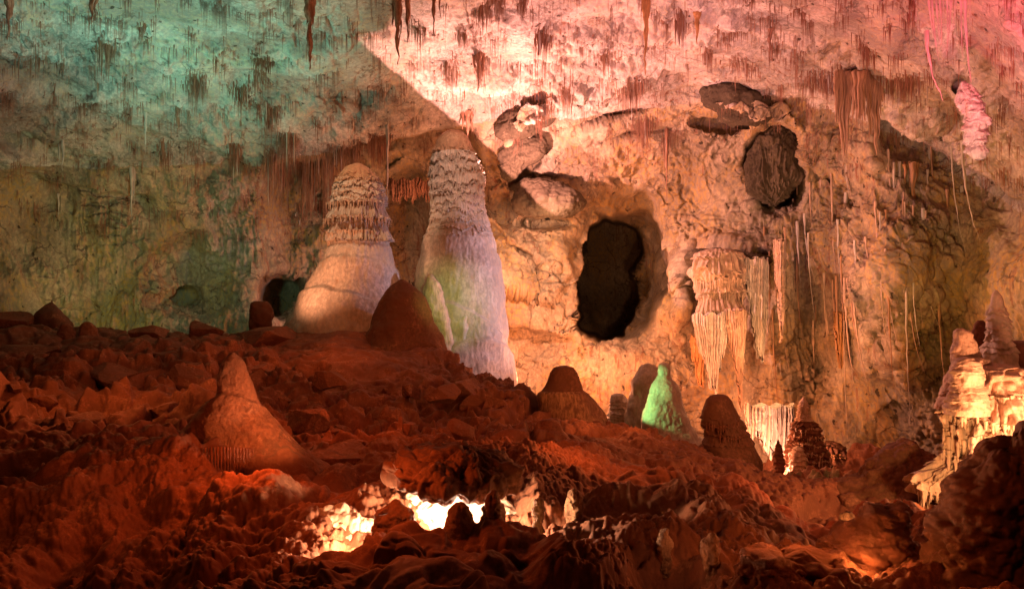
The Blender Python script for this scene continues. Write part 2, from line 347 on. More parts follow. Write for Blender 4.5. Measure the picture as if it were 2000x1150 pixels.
tp(1600, (1150, 13), (1080, 15), (1050, 19), (1080, 24), (970, 36), (930, 52))
tp(1700, (1150, 12.5), (1110, 13.5), (1110, 16), (1010, 21), (950, 28), (900, 45))
tp(1850, (1150, 12.5), (1110, 15), (1010, 25), (960, 35)); tp(2000, (1150, 12.5), (1080, 15), (1000, 25), (930, 40))
tp(2400, (1150, 12), (1000, 25), (900, 40)); tp(-900, (1150, 13), (900, 18)); tp(2900, (1150, 12), (1000, 18))
TC += [(0, .5, -2.1), (-5, .5, -2.1), (5, .5, -2.1), (0, 8, -4.6), (-6, 8, -4.8), (6, 8, -4.6), (0, 4.5, -3.2), (-5, 4.5, -3.2), (5, 4.5, -3.2)]
TC = np.array(TC)
ang = np.radians(np.concatenate([np.arange(-62, -36, .5), np.arange(-36, 36, .058), np.arange(36, 62, .5)]))
rr = np.concatenate([np.linspace(1.5, 9.5, 60), 9.6 * (75 / 9.6) ** np.linspace(0, 1, 1000)])
AA, RR = np.meshgrid(ang, rr)
TX = np.sin(AA) * RR; TY = np.cos(AA) * RR
TZ = tps(TC[:, :2] / 10, TC[:, 2], np.stack([TX, TY], -1) / 10, .002)
T0 = np.stack([TX, TY, TZ], -1); TN = grid_normals(T0); TN *= np.sign(TN[..., 2:3])
TPX = 1000 + F * TX / np.maximum(TY, .5)
# popcorn lumps in the near ground, rubble further up the slope
popm = np.clip((1 - sstep(21, 27, RR)) + sstep(1020, 1120, TPX) * (1 - sstep(30, 37, RR)), 0, 1)
smoothm = np.exp(-(((TPX - 800) / 170) ** 2 + ((RR - 12.2) / 1.3) ** 2) * 1.2) + np.exp(-(((TPX - 650) / 130) ** 2 + ((RR - 19.5) / 3.5) ** 2)) + np.exp(-(((TPX - 1560) / 120) ** 2 + ((RR - 21) / 4) ** 2)) + np.exp(-(((TPX - 1250) / 60) ** 2 + ((RR - 22) / 5) ** 2))
popm *= (.25 + .75 * sstep(-.2, .1, fbm(T0 / 2.8 + 40, 2))) * (1 - .85 * np.clip(smoothm, 0, 1))
a1, a2 = worley(T0 / 1.1 + fbm(T0 / .5, 2)[..., None] * .35); b1, b2 = worley(T0 / .34 + 3); e1, e2 = worley(T0 / .13 + 9)
bil = np.abs(perlin(T0 / 2.6 + 31)) * 1.3 + np.abs(perlin(T0 / 1.1 + 77)) * .5
pop = (1 - a1 ** 2) * .34 + (.8 - b1 ** 2) * .24 + (.7 - e1 ** 2) * .12 * (1 - sstep(22, 30, RR)) + fbm(T0 / .09, 2) * .035 + fbm(T0 / .3, 3, .6) * .10
c1, c2 = worley(T0 / np.array([2.6, 2.2, 1.6]) + fbm(T0 / 2, 2)[..., None] * .3); d1, d2 = worley(T0 / .8 + 7)
trr = terr(fbm(T0 * np.array([1, 1, 2.2]) / 3.2 + fbm(T0 / 1.3, 2)[..., None] * .3, 4), 6) * 2.0
rub = trr * .9 + (1 - sstep(0, .25, c2 - c1)) * -.40 + perlin(T0 * 3 / 8 + c1[..., None]) * .35 + (.7 - d1) * .36 + fbm(T0 / .4, 3) * .14
drop = 1 - sstep(38, 46, RR) * (1 - sstep(700, 1000, TPX)) * .5
flowg = np.exp(-(((TPX - 720) / 190) ** 2)) * sstep(33, 38, RR)
nearm = 1 - sstep(20, 30, RR)
disp = popm * pop + (1 - popm) * (1 - np.clip(smoothm, 0, 1) * .8) * rub * sstep(2, 12, RR) * drop * (1 - .7 * flowg) * (.5 + .5 * sstep(18, 25, RR)) + fbm(T0 / 3, 3) * .5 * sstep(4, 20, RR) + (bil * .7 + trr * .22) * nearm * sstep(9, 12, RR) - .35 * nearm
TER = T0 + TN * disp[..., None]
g = mesh_raw('ground', TER, grid_faces(*AA.shape)[:, ::-1], M_ground, True); tag(link('ground', g), kind='structure')
def ground_z(x, y):
    a = math.atan2(x, y); r = math.hypot(x, y)
    j = int(np.clip(np.searchsorted(ang, a), 0, len(ang) - 1)); i = int(np.clip(np.searchsorted(rr, r), 0, len(rr) - 1))
    return float(TER[i, j, 2])

# ------------------------------------------------------------------ stalagmites, domes, mounds
def formation(name, Y, outline, label, cat='stalagmite', mat=None, parts=None, rows=160, cols=128, depth=.85, tiers=None,
              rough=.05, rscale=1.2, flutes=0.0, lump=0.0, group=None, parent=None, steps=(), mats={}, seed=0, smooth=True, pop=0.0, pops=.3, dshift=None):
    ol = np.array(outline, float)
    t = np.linspace(0, 1, rows) ** 1.0
    yy = ol[0, 0] + (ol[-1, 0] - ol[0, 0]) * (t * .93 + .07 * t ** 3)
    yy[1:6] = ol[0, 0] + (yy[6] - ol[0, 0]) * (np.arange(1, 6) / 6) ** 2
    le = np.interp(yy, ol[:, 0], ol[:, 1]); ri = np.interp(yy, ol[:, 0], ol[:, 2])
    kk = np.array([1, 2, 3, 2, 1]) / 9.; 
    for _ in range(3):
        le[6:-6] = np.convolve(le, kk, 'same')[6:-6]; ri[6:-6] = np.convolve(ri, kk, 'same')[6:-6]
    cx = (le + ri) / 2; hw = np.maximum((ri - le) / 2, .05)
    z = (575 - yy) / F * Y; X = (cx - 1000) / F * Y; Rr = hw / F * Y
    th = np.linspace(0, 2 * np.pi, cols, endpoint=False)
    TH, ZZ = np.meshgrid(th, z); RRr = np.repeat(Rr[:, None], cols, 1); YYp = np.repeat(yy[:, None], cols, 1)
    ct, st = np.cos(TH), np.sin(TH)
    base = np.stack([X[:, None] + ct * RRr, Y + st * RRr * depth, ZZ], -1)
    nrm = np.stack([ct, st, 0 * ct], -1)
    tu = np.roll(base, -1, 1) - np.roll(base, 1, 1); tv = np.gradient(base, axis=0); nn_ = np.cross(tu, tv); nn_ /= np.linalg.norm(nn_, axis=-1, keepdims=True) + 1e-9
    nn_ *= np.sign((nn_ * (nrm + np.array([0, 0, .2]))).sum(-1, keepdims=True) + 1e-9); nn_[:2] = (0, 0, 1)
    Rm = float(Rr.max())
    P = base + seed * 13.7
    dd = fbm(P / rscale, 4) * rough * 2.0 + fbm(P / (rscale * 3), 2) * lump * 1.6
    if pop:
        e1, _ = worley(P / pops); e2, _ = worley(P / (pops * .35)); dn_ = (.7 - e1 ** 2) * pop + (.6 - e2 ** 2) * pop * .4 + fbm(P / (pops * 1.5), 4, .6) * pop * .8
    else: dn_ = fbm(P / .45, 3, .6) * rough * .5
    q = base / max(Rm, .3); dd = dd + (perlin(q * np.array([.9, .9, .7]) + seed * 3.1) * (.06 if name == 'giant_dome' else .20) + perlin(q * 2.1 + seed) * .09) * min(Rm, 2.5) * sstep(0, .6, RRr / Rm)
    if flutes: dd = dd + (np.abs(perlin(P * np.array([1, 1, .12]) * 4.0)) * 1.0 - .3) * flutes
    for (y0, y1, n, amp) in (tiers or ()):
        inb = sstep(y0 - 6, y0 + 8, YYp) * (1 - sstep(y1 - 1.5, y1 + 1.5, YYp))
        ph = (YYp - y0) / (y1 - y0) * n + (.30 * perlin(np.stack([ct * 1.7 + seed, st * 1.7, YYp / (y1 - y0) * 2], -1)) + .55 * perlin(np.stack([ct * Rm * 1.1 + seed, st * Rm * 1.1, YYp / (y1 - y0) * 2 * n ** .5], -1))) * (1 if n > 1 else .25)
        idx = np.floor(ph)
        teeth = perlin(np.stack([ct * Rm * 4.2, st * Rm * 4.2, idx * 3.1 + seed], -1))
        ph2 = ph + .30 * teeth + .12 * perlin(np.stack([ct * Rm * 8, st * Rm * 8, idx * 7.1], -1))
        fr = ph2 - np.floor(ph2)
        fl = np.abs(perlin(np.stack([ct * Rm * 3.6, st * Rm * 3.6, np.floor(ph2) * 5.3 + ZZ * .2], -1)))
        dd = dd + inb * amp * ((fr ** 1.3) * 1.5 - .5 + (fl - .25) * 1.2 * fr)
    for (ya, yb, yc, amp) in steps:      # sheets that start along an arc and stand proud below it
        arc = yb + (ya - yb) * np.cos(np.clip(TH + np.pi / 2 + yc, -9, 9)) + 4 * perlin(np.stack([ct * 3, st * 3, ct * 0 + seed + ya], -1))
        dd = dd + amp * sstep(-3, 5, YYp - arc) * (1 - .7 * sstep(10, 130, YYp - arc))
    global SURF
    tip = sstep(0, .35, RRr / max(Rm * .35, .01)); dd = dd * (.15 + .85 * tip)
    VV = base + nrm * dd[..., None] + nn_ * dn_[..., None]; VV[0] = VV[0].mean(0)
    SURF = (VV, yy, cols, Y)
    FF = grid_faces(rows, cols, True)[:, ::-1]
    rowc = FF[:, 0] // cols; fy = yy[rowc]
    zb = z[-1]; org = np.array([X[-1], Y, zb])
    if parts:
        root = empty(name, org) if parent is None else parent
        po = org if parent is None else np.zeros(3)
        for pn, y0, y1 in parts:
            v_, f_ = compact(VV - (org if parent is None else 0), FF[(fy >= y0) & (fy < y1)])
            link(pn, mesh_raw(pn, v_, f_, mats.get(pn, mat), smooth), root)
    else:
        root = link(name, mesh_raw(name, VV - org, FF, mat, smooth)); root.location = Vector(org)
    if parent is None: tag(root, label, cat, group)
    return root

def drip(px, y0, y1, w, Y, mat=None, name='drip', parent=None, n=10, bend=0.0, rows=14, tipr=.12, pw=.75):
    t = np.linspace(0, 1, rows); r = (w / 2 / F * Y) * ((1 - t) ** pw * (1 - tipr) + tipr) * (1 + .18 * np.sin(t * 17 + px)); r[-1] = .002
    z = (575 - (y0 + (y1 - y0) * t)) / F * Y; x = (px - 1000) / F * Y + bend * t * t
    th = np.linspace(0, 2 * np.pi, n, endpoint=False)
    VV = np.stack([x[:, None] + np.cos(th) * r[:, None] * (1 + .15 * np.sin(3 * th + px)), Y + np.sin(th) * r[:, None], np.repeat(z[:, None], n, 1)], -1)
    return VV, grid_faces(rows, n, True)
def merged(lst):
    vs = []; fs = []; k = 0
    for v, f in lst: v = v.reshape(-1, 3); vs.append(v); fs.append(f + k); k += len(v)
    return np.concatenate(vs), np.concatenate(fs)
def fringe(root, rowsdef, mat, name='drip_fringe', seed=0):
    """short stone drips hanging in rows from the surface built last; each row is a part"""
    rng = random.Random(seed); VVs, yys, cs, Ys = SURF
    for (yr, wav, u0, u1, num, l0, l1, w) in rowsdef:
        lst = []; lip = []
        ph = rng.uniform(0, 6)
        for k in range(num):
            th = math.pi + math.pi * (u0 + (u1 - u0) * (k + rng.uniform(.1, .9)) / num)
            y = yr + wav * (math.sin(th * 3 + ph) + .6 * math.sin(th * 7 + ph * 2)) + rng.uniform(-1.5, 1.5)
            i = int(np.clip(np.searchsorted(yys, y), 0, len(yys) - 1)); j = int(th / (2 * math.pi) * cs) % cs
            p = VVs[i, j]; i2 = min(i + 6, len(yys) - 1); q = VVs[i2, j]
            L_ = rng.uniform(l0, l1) * (1.35 if rng.random() < .12 else 1); ww = rng.uniform(.6, 1.2) * w
            v, f = drip(1000 + p[0] / p[1] * F, 575 - p[2] / p[1] * F - 2, 575 - p[2] / p[1] * F + L_, ww, p[1], n=7, rows=8, tipr=.25)
            v = v + np.array([math.cos(th), math.sin(th), 0]) * ww * .15 / F * Ys
            lst.append((v, f)); lip.append(v[2].mean(0) if v.ndim == 3 else v[:7].mean(0))
        lip = np.array(lip); a8 = np.linspace(0, 2 * np.pi, 6, endpoint=False); rr_ = w * .3 / F * Ys
        tube = np.stack([lip[:, None, 0] + 0 * a8, lip[:, None, 1] + np.cos(a8) * rr_, lip[:, None, 2] + np.sin(a8) * rr_], -1)
        lst.append((tube, grid_faces(len(lip), 6, True)))
        v, f = merged(lst); link(name, mesh_raw(name, v - np.array(root.location), f[:, ::-1], mat, True), root)
def child_formation(parent, name, Y, outline, mat, **kw):
    o = formation(name, Y, outline, None, mat=mat, **kw)
    for k in ('label', 'category', 'group'):
        if k in o: del o[k]
    o.location = o.location - parent.location; o.parent = parent; return o

giant = formation('giant_dome', 50, [(254,884,888),(258,870,903),(266,862,911),(280,856,918),(300,851,925),(340,847,936),(400,843,948),(440,839,955),(470,829,964),(520,818,973),(560,815,979),(600,817,983),(650,815,987),(700,812,991),(735,812,996),(765,810,1001),(800,808,1003)],
    'tallest stalagmite, a towering pale dome with brown cap, shaggy tiers and fluted skirt', 'stalagmite dome', M_dome,
    parts=[('cap', 0, 300), ('fringed_tiers', 300, 462), ('skirt', 462, 999)], rows=420, cols=420, tiers=[(292, 385, 4, .16), (385, 466, 5, .08)],
    rough=.05, flutes=.03, lump=.10, steps=[(440, 500, .1, .14), (585, 650, .5, .26), (655, 720, -.5, .2)], mats={'cap': M_cap}, depth=.95, seed=1)
fringe(giant, [(y, 4, .03, .97, 46, 6, 14, 4.2) for y in (306, 325, 343, 366)] + [(y, 5, a, b, 22, 4, 9, 3.2) for y, a, b in ((380, .1, .6), (392, .4, .95), (404, .05, .5), (418, .3, .9), (433, .1, .7))], M_dome, seed=1)
child_formation(giant, 'side_column', 47, [(536,838,842),(545,832,850),(570,828,862),(600,832,872),(640,850,878),(690,866,887),(730,868,892)], M_flow, rows=120, cols=80, rough=.05, lump=.2, flutes=.05, seed=2)
child_formation(giant, 'side_lobe', 48, [(575,862,884),(585,850,905),(620,850,925),(680,862,938),(760,872,950)], M_dome, rows=120, cols=120, rough=.05, lump=.12, flutes=.12, seed=3)
formation('twin_dome', 48, [(319,694,702),(324,680,716),(340,667,735),(360,656,748),(380,651,755),(420,648,758),(468,647,761),(476,648,760),(484,640,764),(520,624,773),(560,602,780),(600,584,792),(635,568,805),(690,545,830)],
    'shorter dome left of the tallest one, with two bold rows of hanging stone fringe', 'stalagmite dome', M_dome,
    parts=[('cap', 0, 358), ('fringed_tiers', 358, 474), ('skirt', 474, 999)], rows=420, cols=420, tiers=[(340, 400, 4, .14), (398, 432, 1, .26), (432, 473, 1, .34)],
    rough=.06, flutes=.05, lump=.15, steps=[(500, 520, .3, .12), (560, 600, .6, .25)], mats={'cap': M_cap}, seed=4)
fringe(bpy.data.objects['twin_dome'], [(y, 3, .03, .97, 40, 4, 8, 3.2) for y in (352, 364, 376, 386)] + [(398, 2, .02, .98, 52, 10, 18, 4.6), (428, 2, .02, .98, 50, 9, 18, 5.2), (455, 2, .02, .75, 44, 10, 22, 5.6)], M_flow, seed=2)
formation('stalagmite', 43.5, [(546,782,788),(553,771,799),(570,757,813),(595,743,826),(625,729,842),(660,712,862),(710,688,888)], 'dark brown cone mound standing between and in front of the two big domes', 'stalagmite', M_dark, rows=200, cols=200, rough=.10, lump=.12, pop=.04, pops=.5, seed=5)
cone = formation('stalagmite', 20, [(689,452,458),(695,443,466),(715,434,477),(735,429,484),(762,425,495),(775,421,500),(782,416,503),(810,396,524),(850,374,556),(890,358,590),(925,345,618),(960,335,650)],
    'broad cone stalagmite with pale lit tip and drip fringe on the left slope', 'stalagmite', M_flow, parts=[('tip', 0, 778), ('broad_base', 778, 999)],
    rows=300, cols=300, rough=.035, rscale=.6, lump=.06, steps=[(765, 785, .2, .08)], pop=.035, pops=.2, mats={'broad_base': M_boulder, 'tip': M_boulder}, seed=6)
for k in range(19):
    x = 384 + k * 6.1 + random.uniform(-1, 1); bell = math.sin((k + 1) / 20 * math.pi)
    c = drip(x, 876 - 4 * bell, 892 + bell * 34 + random.uniform(-4, 5), random.uniform(4.5, 7), 20 - 2.15 * math.sin(math.acos(max(-1, min(1, (x - 470) / 118)))) - .1, M_boulder)
    me = mesh_raw('drip', c[0] - np.array(cone.location), c[1][:, ::-1], M_boulder, True); link('drip', me, cone)

formation('stalagmite', 36, [(714,1096,1104),(718,1082,1118),(728,1075,1126),(745,1071,1132),(758,1067,1136),(764,1062,1138),(790,1058,1158),(820,1056,1178),(850,1054,1198),(900,1048,1220)], 'brown domed stalagmite with pale streaks down its skirt, leftmost of the row on the ridge', 'stalagmite', M_dark,
    parts=[('cap', 0, 762), ('skirt', 762, 999)], mats={'skirt': M_streak, 'cap': M_dark}, rows=180, cols=160, rough=.05, lump=.25, seed=7, steps=[(760, 764, 0, .12)])
formation('stalagmite', 44, [(768,1202,1212),(771,1195,1220),(780,1191,1225),(800,1188,1228),(840,1185,1232),(870,1183,1234)], 'small grey round-topped stalagmite with ringed sides behind the ridge', 'stalagmite', M_dome, rows=150, cols=120, tiers=[(784, 860, 11, .07)], rough=.03, seed=8)
formation('stalagmite', 42.5, [(709,1262,1270),(713,1252,1284),(730,1243,1298),(760,1236,1305),(790,1229,1308),(830,1224,1312),(870,1220,1316)], 'dull green stalagmite half hidden behind the bright green one', 'stalagmite', M_dome, rows=150, cols=120, rough=.05, lump=.15, seed=9)
formation('stalagmite', 39.5, [(709,1293,1299),(712,1288,1304),(722,1285,1308),(733,1286,1308),(740,1282,1312),(752,1272,1322),(775,1262,1331),(800,1256,1339),(830,1252,1352),(850,1252,1366),(870,1250,1380),(910,1245,1400)], 'tall stalagmite with a small knob on top, lit bright green on its left side', 'stalagmite', M_dome,
    parts=[('knob', 0, 738), ('body', 738, 999)], rows=220, cols=180, rough=.05, lump=.05, flutes=.03, seed=10, pop=.04, pops=.2)
rh = formation('stalagmite', 34, [(770,1400,1410),(773,1388,1422),(782,1379,1434),(800,1375,1446),(820,1375,1452),(832,1378,1456),(846,1384,1462),(870,1376,1474),(900,1372,1487),(940,1370,1500),(990,1366,1512)], 'dark round-headed stalagmite with rows of stubby fringe, rightmost on the ridge', 'stalagmite', M_dark,
    parts=[('head', 0, 838), ('skirt', 838, 999)], rows=200, cols=200, tiers=[(815, 850, 2, .10), (850, 868, 1, .06)], rough=.04, lump=.1, seed=11)
fringe(rh, [(824, 2, .1, .75, 16, 12, 20, 4.5), (846, 2, .3, .8, 14, 10, 16, 4.5)], M_boulder, seed=3)
sl = formation('stalagmite', 47, [(776,1567,1573),(785,1562,1577),(815,1558,1582),(830,1552,1592),(860,1545,1606),(900,1541,1612),(960,1536,1618)], 'slender tiered stalagmite with a narrow neck standing in the valley before the right wall', 'stalagmite', M_flow,
    parts=[('neck', 0, 822), ('body', 822, 999)], rows=240, cols=160, tiers=[(785, 820, 5, .06), (822, 955, 12, .14)], rough=.05, mats={'body': M_dark, 'neck': M_flow}, seed=12)
fringe(sl, [(y, 2, .05, .95, 20, 6, 12, 3.5) for y in (836, 850, 864, 880, 896, 912)], M_flow, seed=4)
formation('stalagmite', 45, [(858,1519,1522),(870,1514,1526),(900,1509,1531),(940,1503,1536),(980,1498,1540)], 'thin stalagmite just left of the slender tiered one', 'stalagmite', M_dark, rows=120, cols=60, tiers=[(862, 960, 12, .05)], rough=.04, seed=13)
formation('stalagmite', 46, [(870,1556,1560),(876,1548,1568),(900,1543,1575),(940,1540,1580),(985,1536,1586)], 'low scaly column at the foot of the slender tiered stalagmite', 'stalagmite', M_flow, rows=120, cols=80, tiers=[(876, 970, 9, .08)], rough=.04, seed=14)
rl = formation('rock_ledge', 50, [(862,1618,1626),(872,1600,1644),(890,1596,1652),(906,1592,1656),(935,1606,1650),(960,1610,1640)], 'reddish ledge with a fringe of drips right of the slender tiered stalagmite', 'rock ledge', M_dark, rows=140, cols=140, tiers=[(885, 945, 2, .4)], flutes=.3, rough=.1, lump=.3, seed=15)
fringe(rl, [(885, 2, .05, .95, 20, 10, 20, 4.5), (912, 3, .05, .95, 26, 20, 45, 5)], M_orange, seed=5)
formation('stalagmite', 30, [(923,1465,1469),(928,1456,1478),(945,1449,1487),(975,1443,1496),(1010,1438,1502)], 'small pale stalagmite stub lit orange below the dark round-headed one', 'stalagmite', M_flow, rows=90, cols=80, rough=.04, lump=.1, seed=16, tiers=[(935, 990, 6, .04)])
formation('stalagmite', 44.5, [(586,100,106),(592,88,114),(606,78,128),(620,70,137),(650,62,144),(690,55,150)], 'dark triangular mound on the far left skyline against the olive wall', 'stalagmite', M_dark, rows=100, cols=100, rough=.08, lump=.3, seed=17)
formation('stalagmite', 47, [(588,502,518),(592,494,526),(605,490,530),(640,489,532),(665,488,534)], 'squat dark stalagmite in front of the small alcove left of the twin domes', 'stalagmite', M_dark, rows=90, cols=80, rough=.05, lump=.1, seed=18)
formation('stalagmite', 42, [(628,166,172),(632,160,180),(645,158,186),(670,154,192),(700,150,196)], 'knobby brown stub on the left slope skyline right of the dark triangular mound', 'stalagmite', M_boulder, rows=80, cols=70, rough=.06, lump=.15, seed=19)
formation('stalagmite', 41.5, [(630,122,130),(635,116,138),(650,112,142),(690,108,148)], 'low rounded brown stub just below the dark triangular mound', 'stalagmite', M_boulder, rows=70, cols=60, rough=.06, lump=.2, seed=20)
formation('stalagmite', 37, [(748,1014,1020),(754,1006,1030),(775,994,1046),(800,980,1064),(840,960,1080)], 'small dark cone at the foot of the tallest dome', 'stalagmite', M_dark, rows=90, cols=90, rough=.06, lump=.15, seed=21)
# right side group
formation('stalagmite', 30, [(566,1943,1948),(575,1938,1954),(610,1932,1964),(650,1928,1974),(690,1922,1986),(740,1915,1995)], 'tall pinkish cone stalagmite on the shelf at the far right', 'stalagmite', M_dome, rows=140, cols=100, tiers=[(600, 690, 7, .07)], rough=.04, seed=22)
formation('stalagmite', 31, [(625,1913,1917),(632,1906,1923),(650,1900,1930),(690,1896,1934),(730,1892,1938)], 'low brown stub beside the tall pinkish cone on the right shelf', 'stalagmite', M_dark, rows=80, cols=70, rough=.06, lump=.1, seed=23)
formation('stalagmite', 26, [(644,1873,1877),(652,1868,1885),(680,1864,1896),(702,1862,1906),(740,1850,1920),(800,1835,1935)], 'pointed stalagmite lit orange at the top of the bright stone cascade', 'stalagmite', M_flow, rows=140, cols=110, rough=.12, lump=.25, pop=.08, pops=.3, seed=24)
formation('stalagmite', 24.5, [(700,1884,1892),(706,1874,1902),(730,1870,1908),(750,1872,1906),(775,1866,1914),(810,1858,1922)], 'rounded stalagmite with ringed sides in front of the pointed one on the bright cascade', 'stalagmite', M_flow, rows=120, cols=100, tiers=[(715, 800, 5, .05)], rough=.12, lump=.25, pop=.08, pops=.3, seed=25)
formation('rock_shelf', 31, [(668,1935,2060),(676,1915,2100),(700,1895,2140),(740,1885,2160),(820,1875,2170)], 'brown rock shelf at the right edge carrying the tall pinkish cone', 'rock ledge', M_dark, rows=120, cols=240, rough=.2, lump=.5, depth=.6, seed=27)
cas = formation('flowstone_cascade', 25.5, [(702,1888,1910),(712,1878,1935),(728,1868,1975),(745,1856,2010),(775,1846,2050),(810,1832,2090),(850,1822,2120),(880,1822,2130),(905,1816,2140),(928,1802,2150),(948,1794,2160),(966,1794,2160),(978,1826,2160),(988,1850,2160),(1060,1860,2150)],
    'brightly lit steep slope of flowstone with layered stone curtains at the right edge', 'flowstone', M_flow, parts=[('upper_slope', 0, 860), ('lower_curtain', 860, 1200)],
    rows=420, cols=800, depth=.6, tiers=[(760, 900, 3, .20), (905, 985, 2, .22)], flutes=.50, rough=.30, lump=1.0, pop=.10, pops=.5, seed=26)
fringe(cas, [(y, w_, a, b, n_, l0, l1, 8) for (y, w_, a, b, n_, l0, l1) in ((775, 14, .03, .8, 70, 12, 45), (818, 12, .03, .45, 40, 12, 36), (842, 8, .02, .7, 80, 25, 60), (872, 9, .05, .8, 80, 25, 50),  (932, 6, .02, .8, 90, 18, 45), (958, 5, .02, .7, 80, 14, 34))], M_flow, seed=6)

for (nm, Y, ol, lab, mt, kw) in [
 ('overhanging_rock', 59.4, [(192,1062,1092),(200,1040,1100),(212,1018,1104),(225,992,1100),(238,978,1082),(250,972,1062),(262,975,1040),(272,985,1015)], 'dark slanting rock overhang right of the tallest dome cap', M_ledge, {}),
 ('overhanging_rock', 60.2, [(262,1000,1050),(275,985,1062),(295,980,1058),(312,976,1048),(328,976,1028),(342,980,1012),(352,984,996)], 'second dark overhang just below the slanting one', M_ledge, {}),
 ('overhanging_rock', 60.8, [(352,1030,1060),(362,1006,1105),(378,998,1138),(395,998,1146),(410,1006,1142),(420,1030,1128),(426,1060,1090)], 'grey lumpy boulder lodged above the bright ledge', M_ledge, {}),
 ('overhanging_rock', 56.2, [(172,1376,1420),(180,1366,1460),(195,1368,1492),(212,1385,1502),(226,1402,1500),(238,1422,1488),(246,1440,1466)], 'brown overhanging rock above the rounded bulge at upper right', M_ledge, {}),
 ('rounded_bulge', 59, [(240,1498,1520),(252,1482,1536),(275,1470,1550),(305,1462,1558),(335,1460,1562),(360,1464,1560),(378,1472,1552),(392,1484,1536),(402,1500,1520)], 'rounded streaky rock bulge sitting in a dark hollow at upper right', M_ledge, dict(flutes=.45, depth=.95, pop=.08)),
 ('overhanging_rock', 57.8, [(488,1370,1400),(494,1352,1450),(503,1346,1500),(512,1352,1510),(520,1380,1490),(526,1410,1450)], 'lumpy yellowish overhang above the drum-like pillar', M_ledge, {})]:
    k2 = dict(rows=140, cols=240, rough=.24, lump=.45, pop=.22, pops=.9, depth=.6, seed=len(lab)); k2.update(kw)
    formation(nm, Y, ol, lab, 'rock', mt, **k2)
# ------------------------------------------------------------------ near rocks with popcorn crusts
formation('crusted_rock', 12, [(852,1975,2040),(862,1945,2090),(885,1915,2120),(920,1902,2150),(960,1892,2170),(1010,1878,2190),(1080,1858,2200),(1150,1838,2220),(1500,1760,2300)], 'big dark crusted rock filling the lower right corner', 'rock', M_dark, rows=300, cols=420, rough=.08, rscale=.7, lump=.3, pop=.22, pops=.34, seed=30, depth=.6)
formation('crusted_rock', 28, [(868,1760,1775),(880,1745,1800),(910,1715,1840),(950,1680,1870),(990,1650,1890),(1040,1620,1900)], 'dark rubble mound in the gully between the wall and the bright cascade', 'rock', M_dark, rows=160, cols=220, rough=.12, lump=.4, pop=.35, pops=.7, seed=31)
formation('crusted_rock', 13.2, [(985,1735,1750),(1000,1716,1762),(1030,1696,1768),(1060,1672,1770),(1090,1650,1768),(1150,1630,1760),(1350,1600,1760)], 'knobbly orange rock spur right of the two glaring lamps near the bottom', 'rock', M_boulder, rows=200, cols=260, rough=.10, rscale=.5, lump=.5, pop=.20, pops=.26, seed=32)
formation('crusted_rock', 12.6, [(1085,1490,1510),(1090,1478,1560),(1100,1470,1620),(1120,1464,1660),(1160,1456,1660),(1350,1420,1690)], 'knobbly orange lit rock at the bottom edge under the two glaring lamps', 'rock', M_boulder, rows=200, cols=300, rough=.10, rscale=.5, lump=1.0, pop=.22, pops=.30, seed=33)
formation('stalagmite', 13.6, [(985,894,902),(990,884,912),(1008,877,921),(1040,871,927),(1140,860,938)], 'dark knobby stub standing in front of the bright white hollow', 'stalagmite', M_dark, rows=110, cols=100, rough=.02, rscale=.3, pop=.05, pops=.12, seed=34)
formation('stalagmite', 13.9, [(962,960,966),(968,952,972),(990,946,980),(1030,940,984),(1120,932,992)], 'taller dark knobby stub at the right side of the bright white hollow', 'stalagmite', M_dark, rows=110, cols=100, rough=.02, rscale=.3, pop=.06, pops=.12, seed=35)
formation('crusted_rock', 15.0, [(880,890,900),(886,860,940),(898,815,975),(915,775,1000),(930,766,1012),(942,790,1010),(950,840,990),(956,880,940)], 'dark crusted rock roofing the bright white hollow', 'rock', M_dark, rows=150, cols=320, rough=.16, rscale=.6, lump=.5, pop=.22, pops=.34, seed=36, depth=1.0)
formation('glow_paled_rock', 16.6, [(925,860,930),(938,825,970),(965,805,985),(1000,790,995),(1060,780,1000),(1110,775,1005)], 'crusted rock coloured pale to glare white in the hollow at lower centre', 'rock', M_flow, rows=160, cols=300, rough=.08, rscale=.5, lump=.25, pop=.16, pops=.26, seed=50, depth=.3)  # pale colour carries the glow: lamplit rock burns out white, not orange
formation('glow_paled_rock', 15.6, [(998,640,665),(1008,622,700),(1022,630,728),(1040,650,738),(1065,662,742),(1100,668,745)], 'crusted rock coloured pale to glow white left of the bright hollow', 'rock', M_flow, rows=140, cols=240, rough=.08, rscale=.5, lump=.25, pop=.15, pops=.24, seed=51, depth=.4)  # made paler than the ground so the pool of light turns white
formation('crusted_rock', 14.3, [(984,768,776),(992,752,798),(1015,740,812),(1050,728,816),(1140,715,830)], 'dark crusted lump between the two white glowing pools', 'rock', M_dark, rows=120, cols=160, rough=.06, rscale=.4, lump=.3, pop=.12, pops=.22, seed=37)
for (x, y0, y1, w, Y, lab) in [(1655, 1000, 1040, 26, 15.6, 'left of two knobs glaring white beside the knobbly orange spur'), (1694, 1020, 1062, 26, 15.2, 'right of two knobs glaring white beside the knobbly orange spur'), (1052, 975, 1030, 18, 14.3, 'small crusted knob catching white light right of the bright hollow'), (1122, 955, 1010, 30, 15.8, 'crusted nub with an orange glint in the middle of the slope'),
        (1300, 1036, 1085, 24, 13.6, 'small lit crusted knob in the dark lower middle'), (1390, 1046, 1110, 28, 13.2, 'pale crusted stub right of the small lit knob in the lower middle')]:
    formation('knobby_rock', Y, [(y0, x - 2, x + 2), (y0 + 6, x - w * .35, x + w * .35), ((y0 + y1) / 2, x - w * .55, x + w * .5), (y1, x - w * .45, x + w * .4), (y1 + 40, x - w * .3, x + w * .3)], lab, 'rock knob', M_streak, rows=90, cols=90, rough=.02, rscale=.2, pop=.06, pops=.12, seed=x)

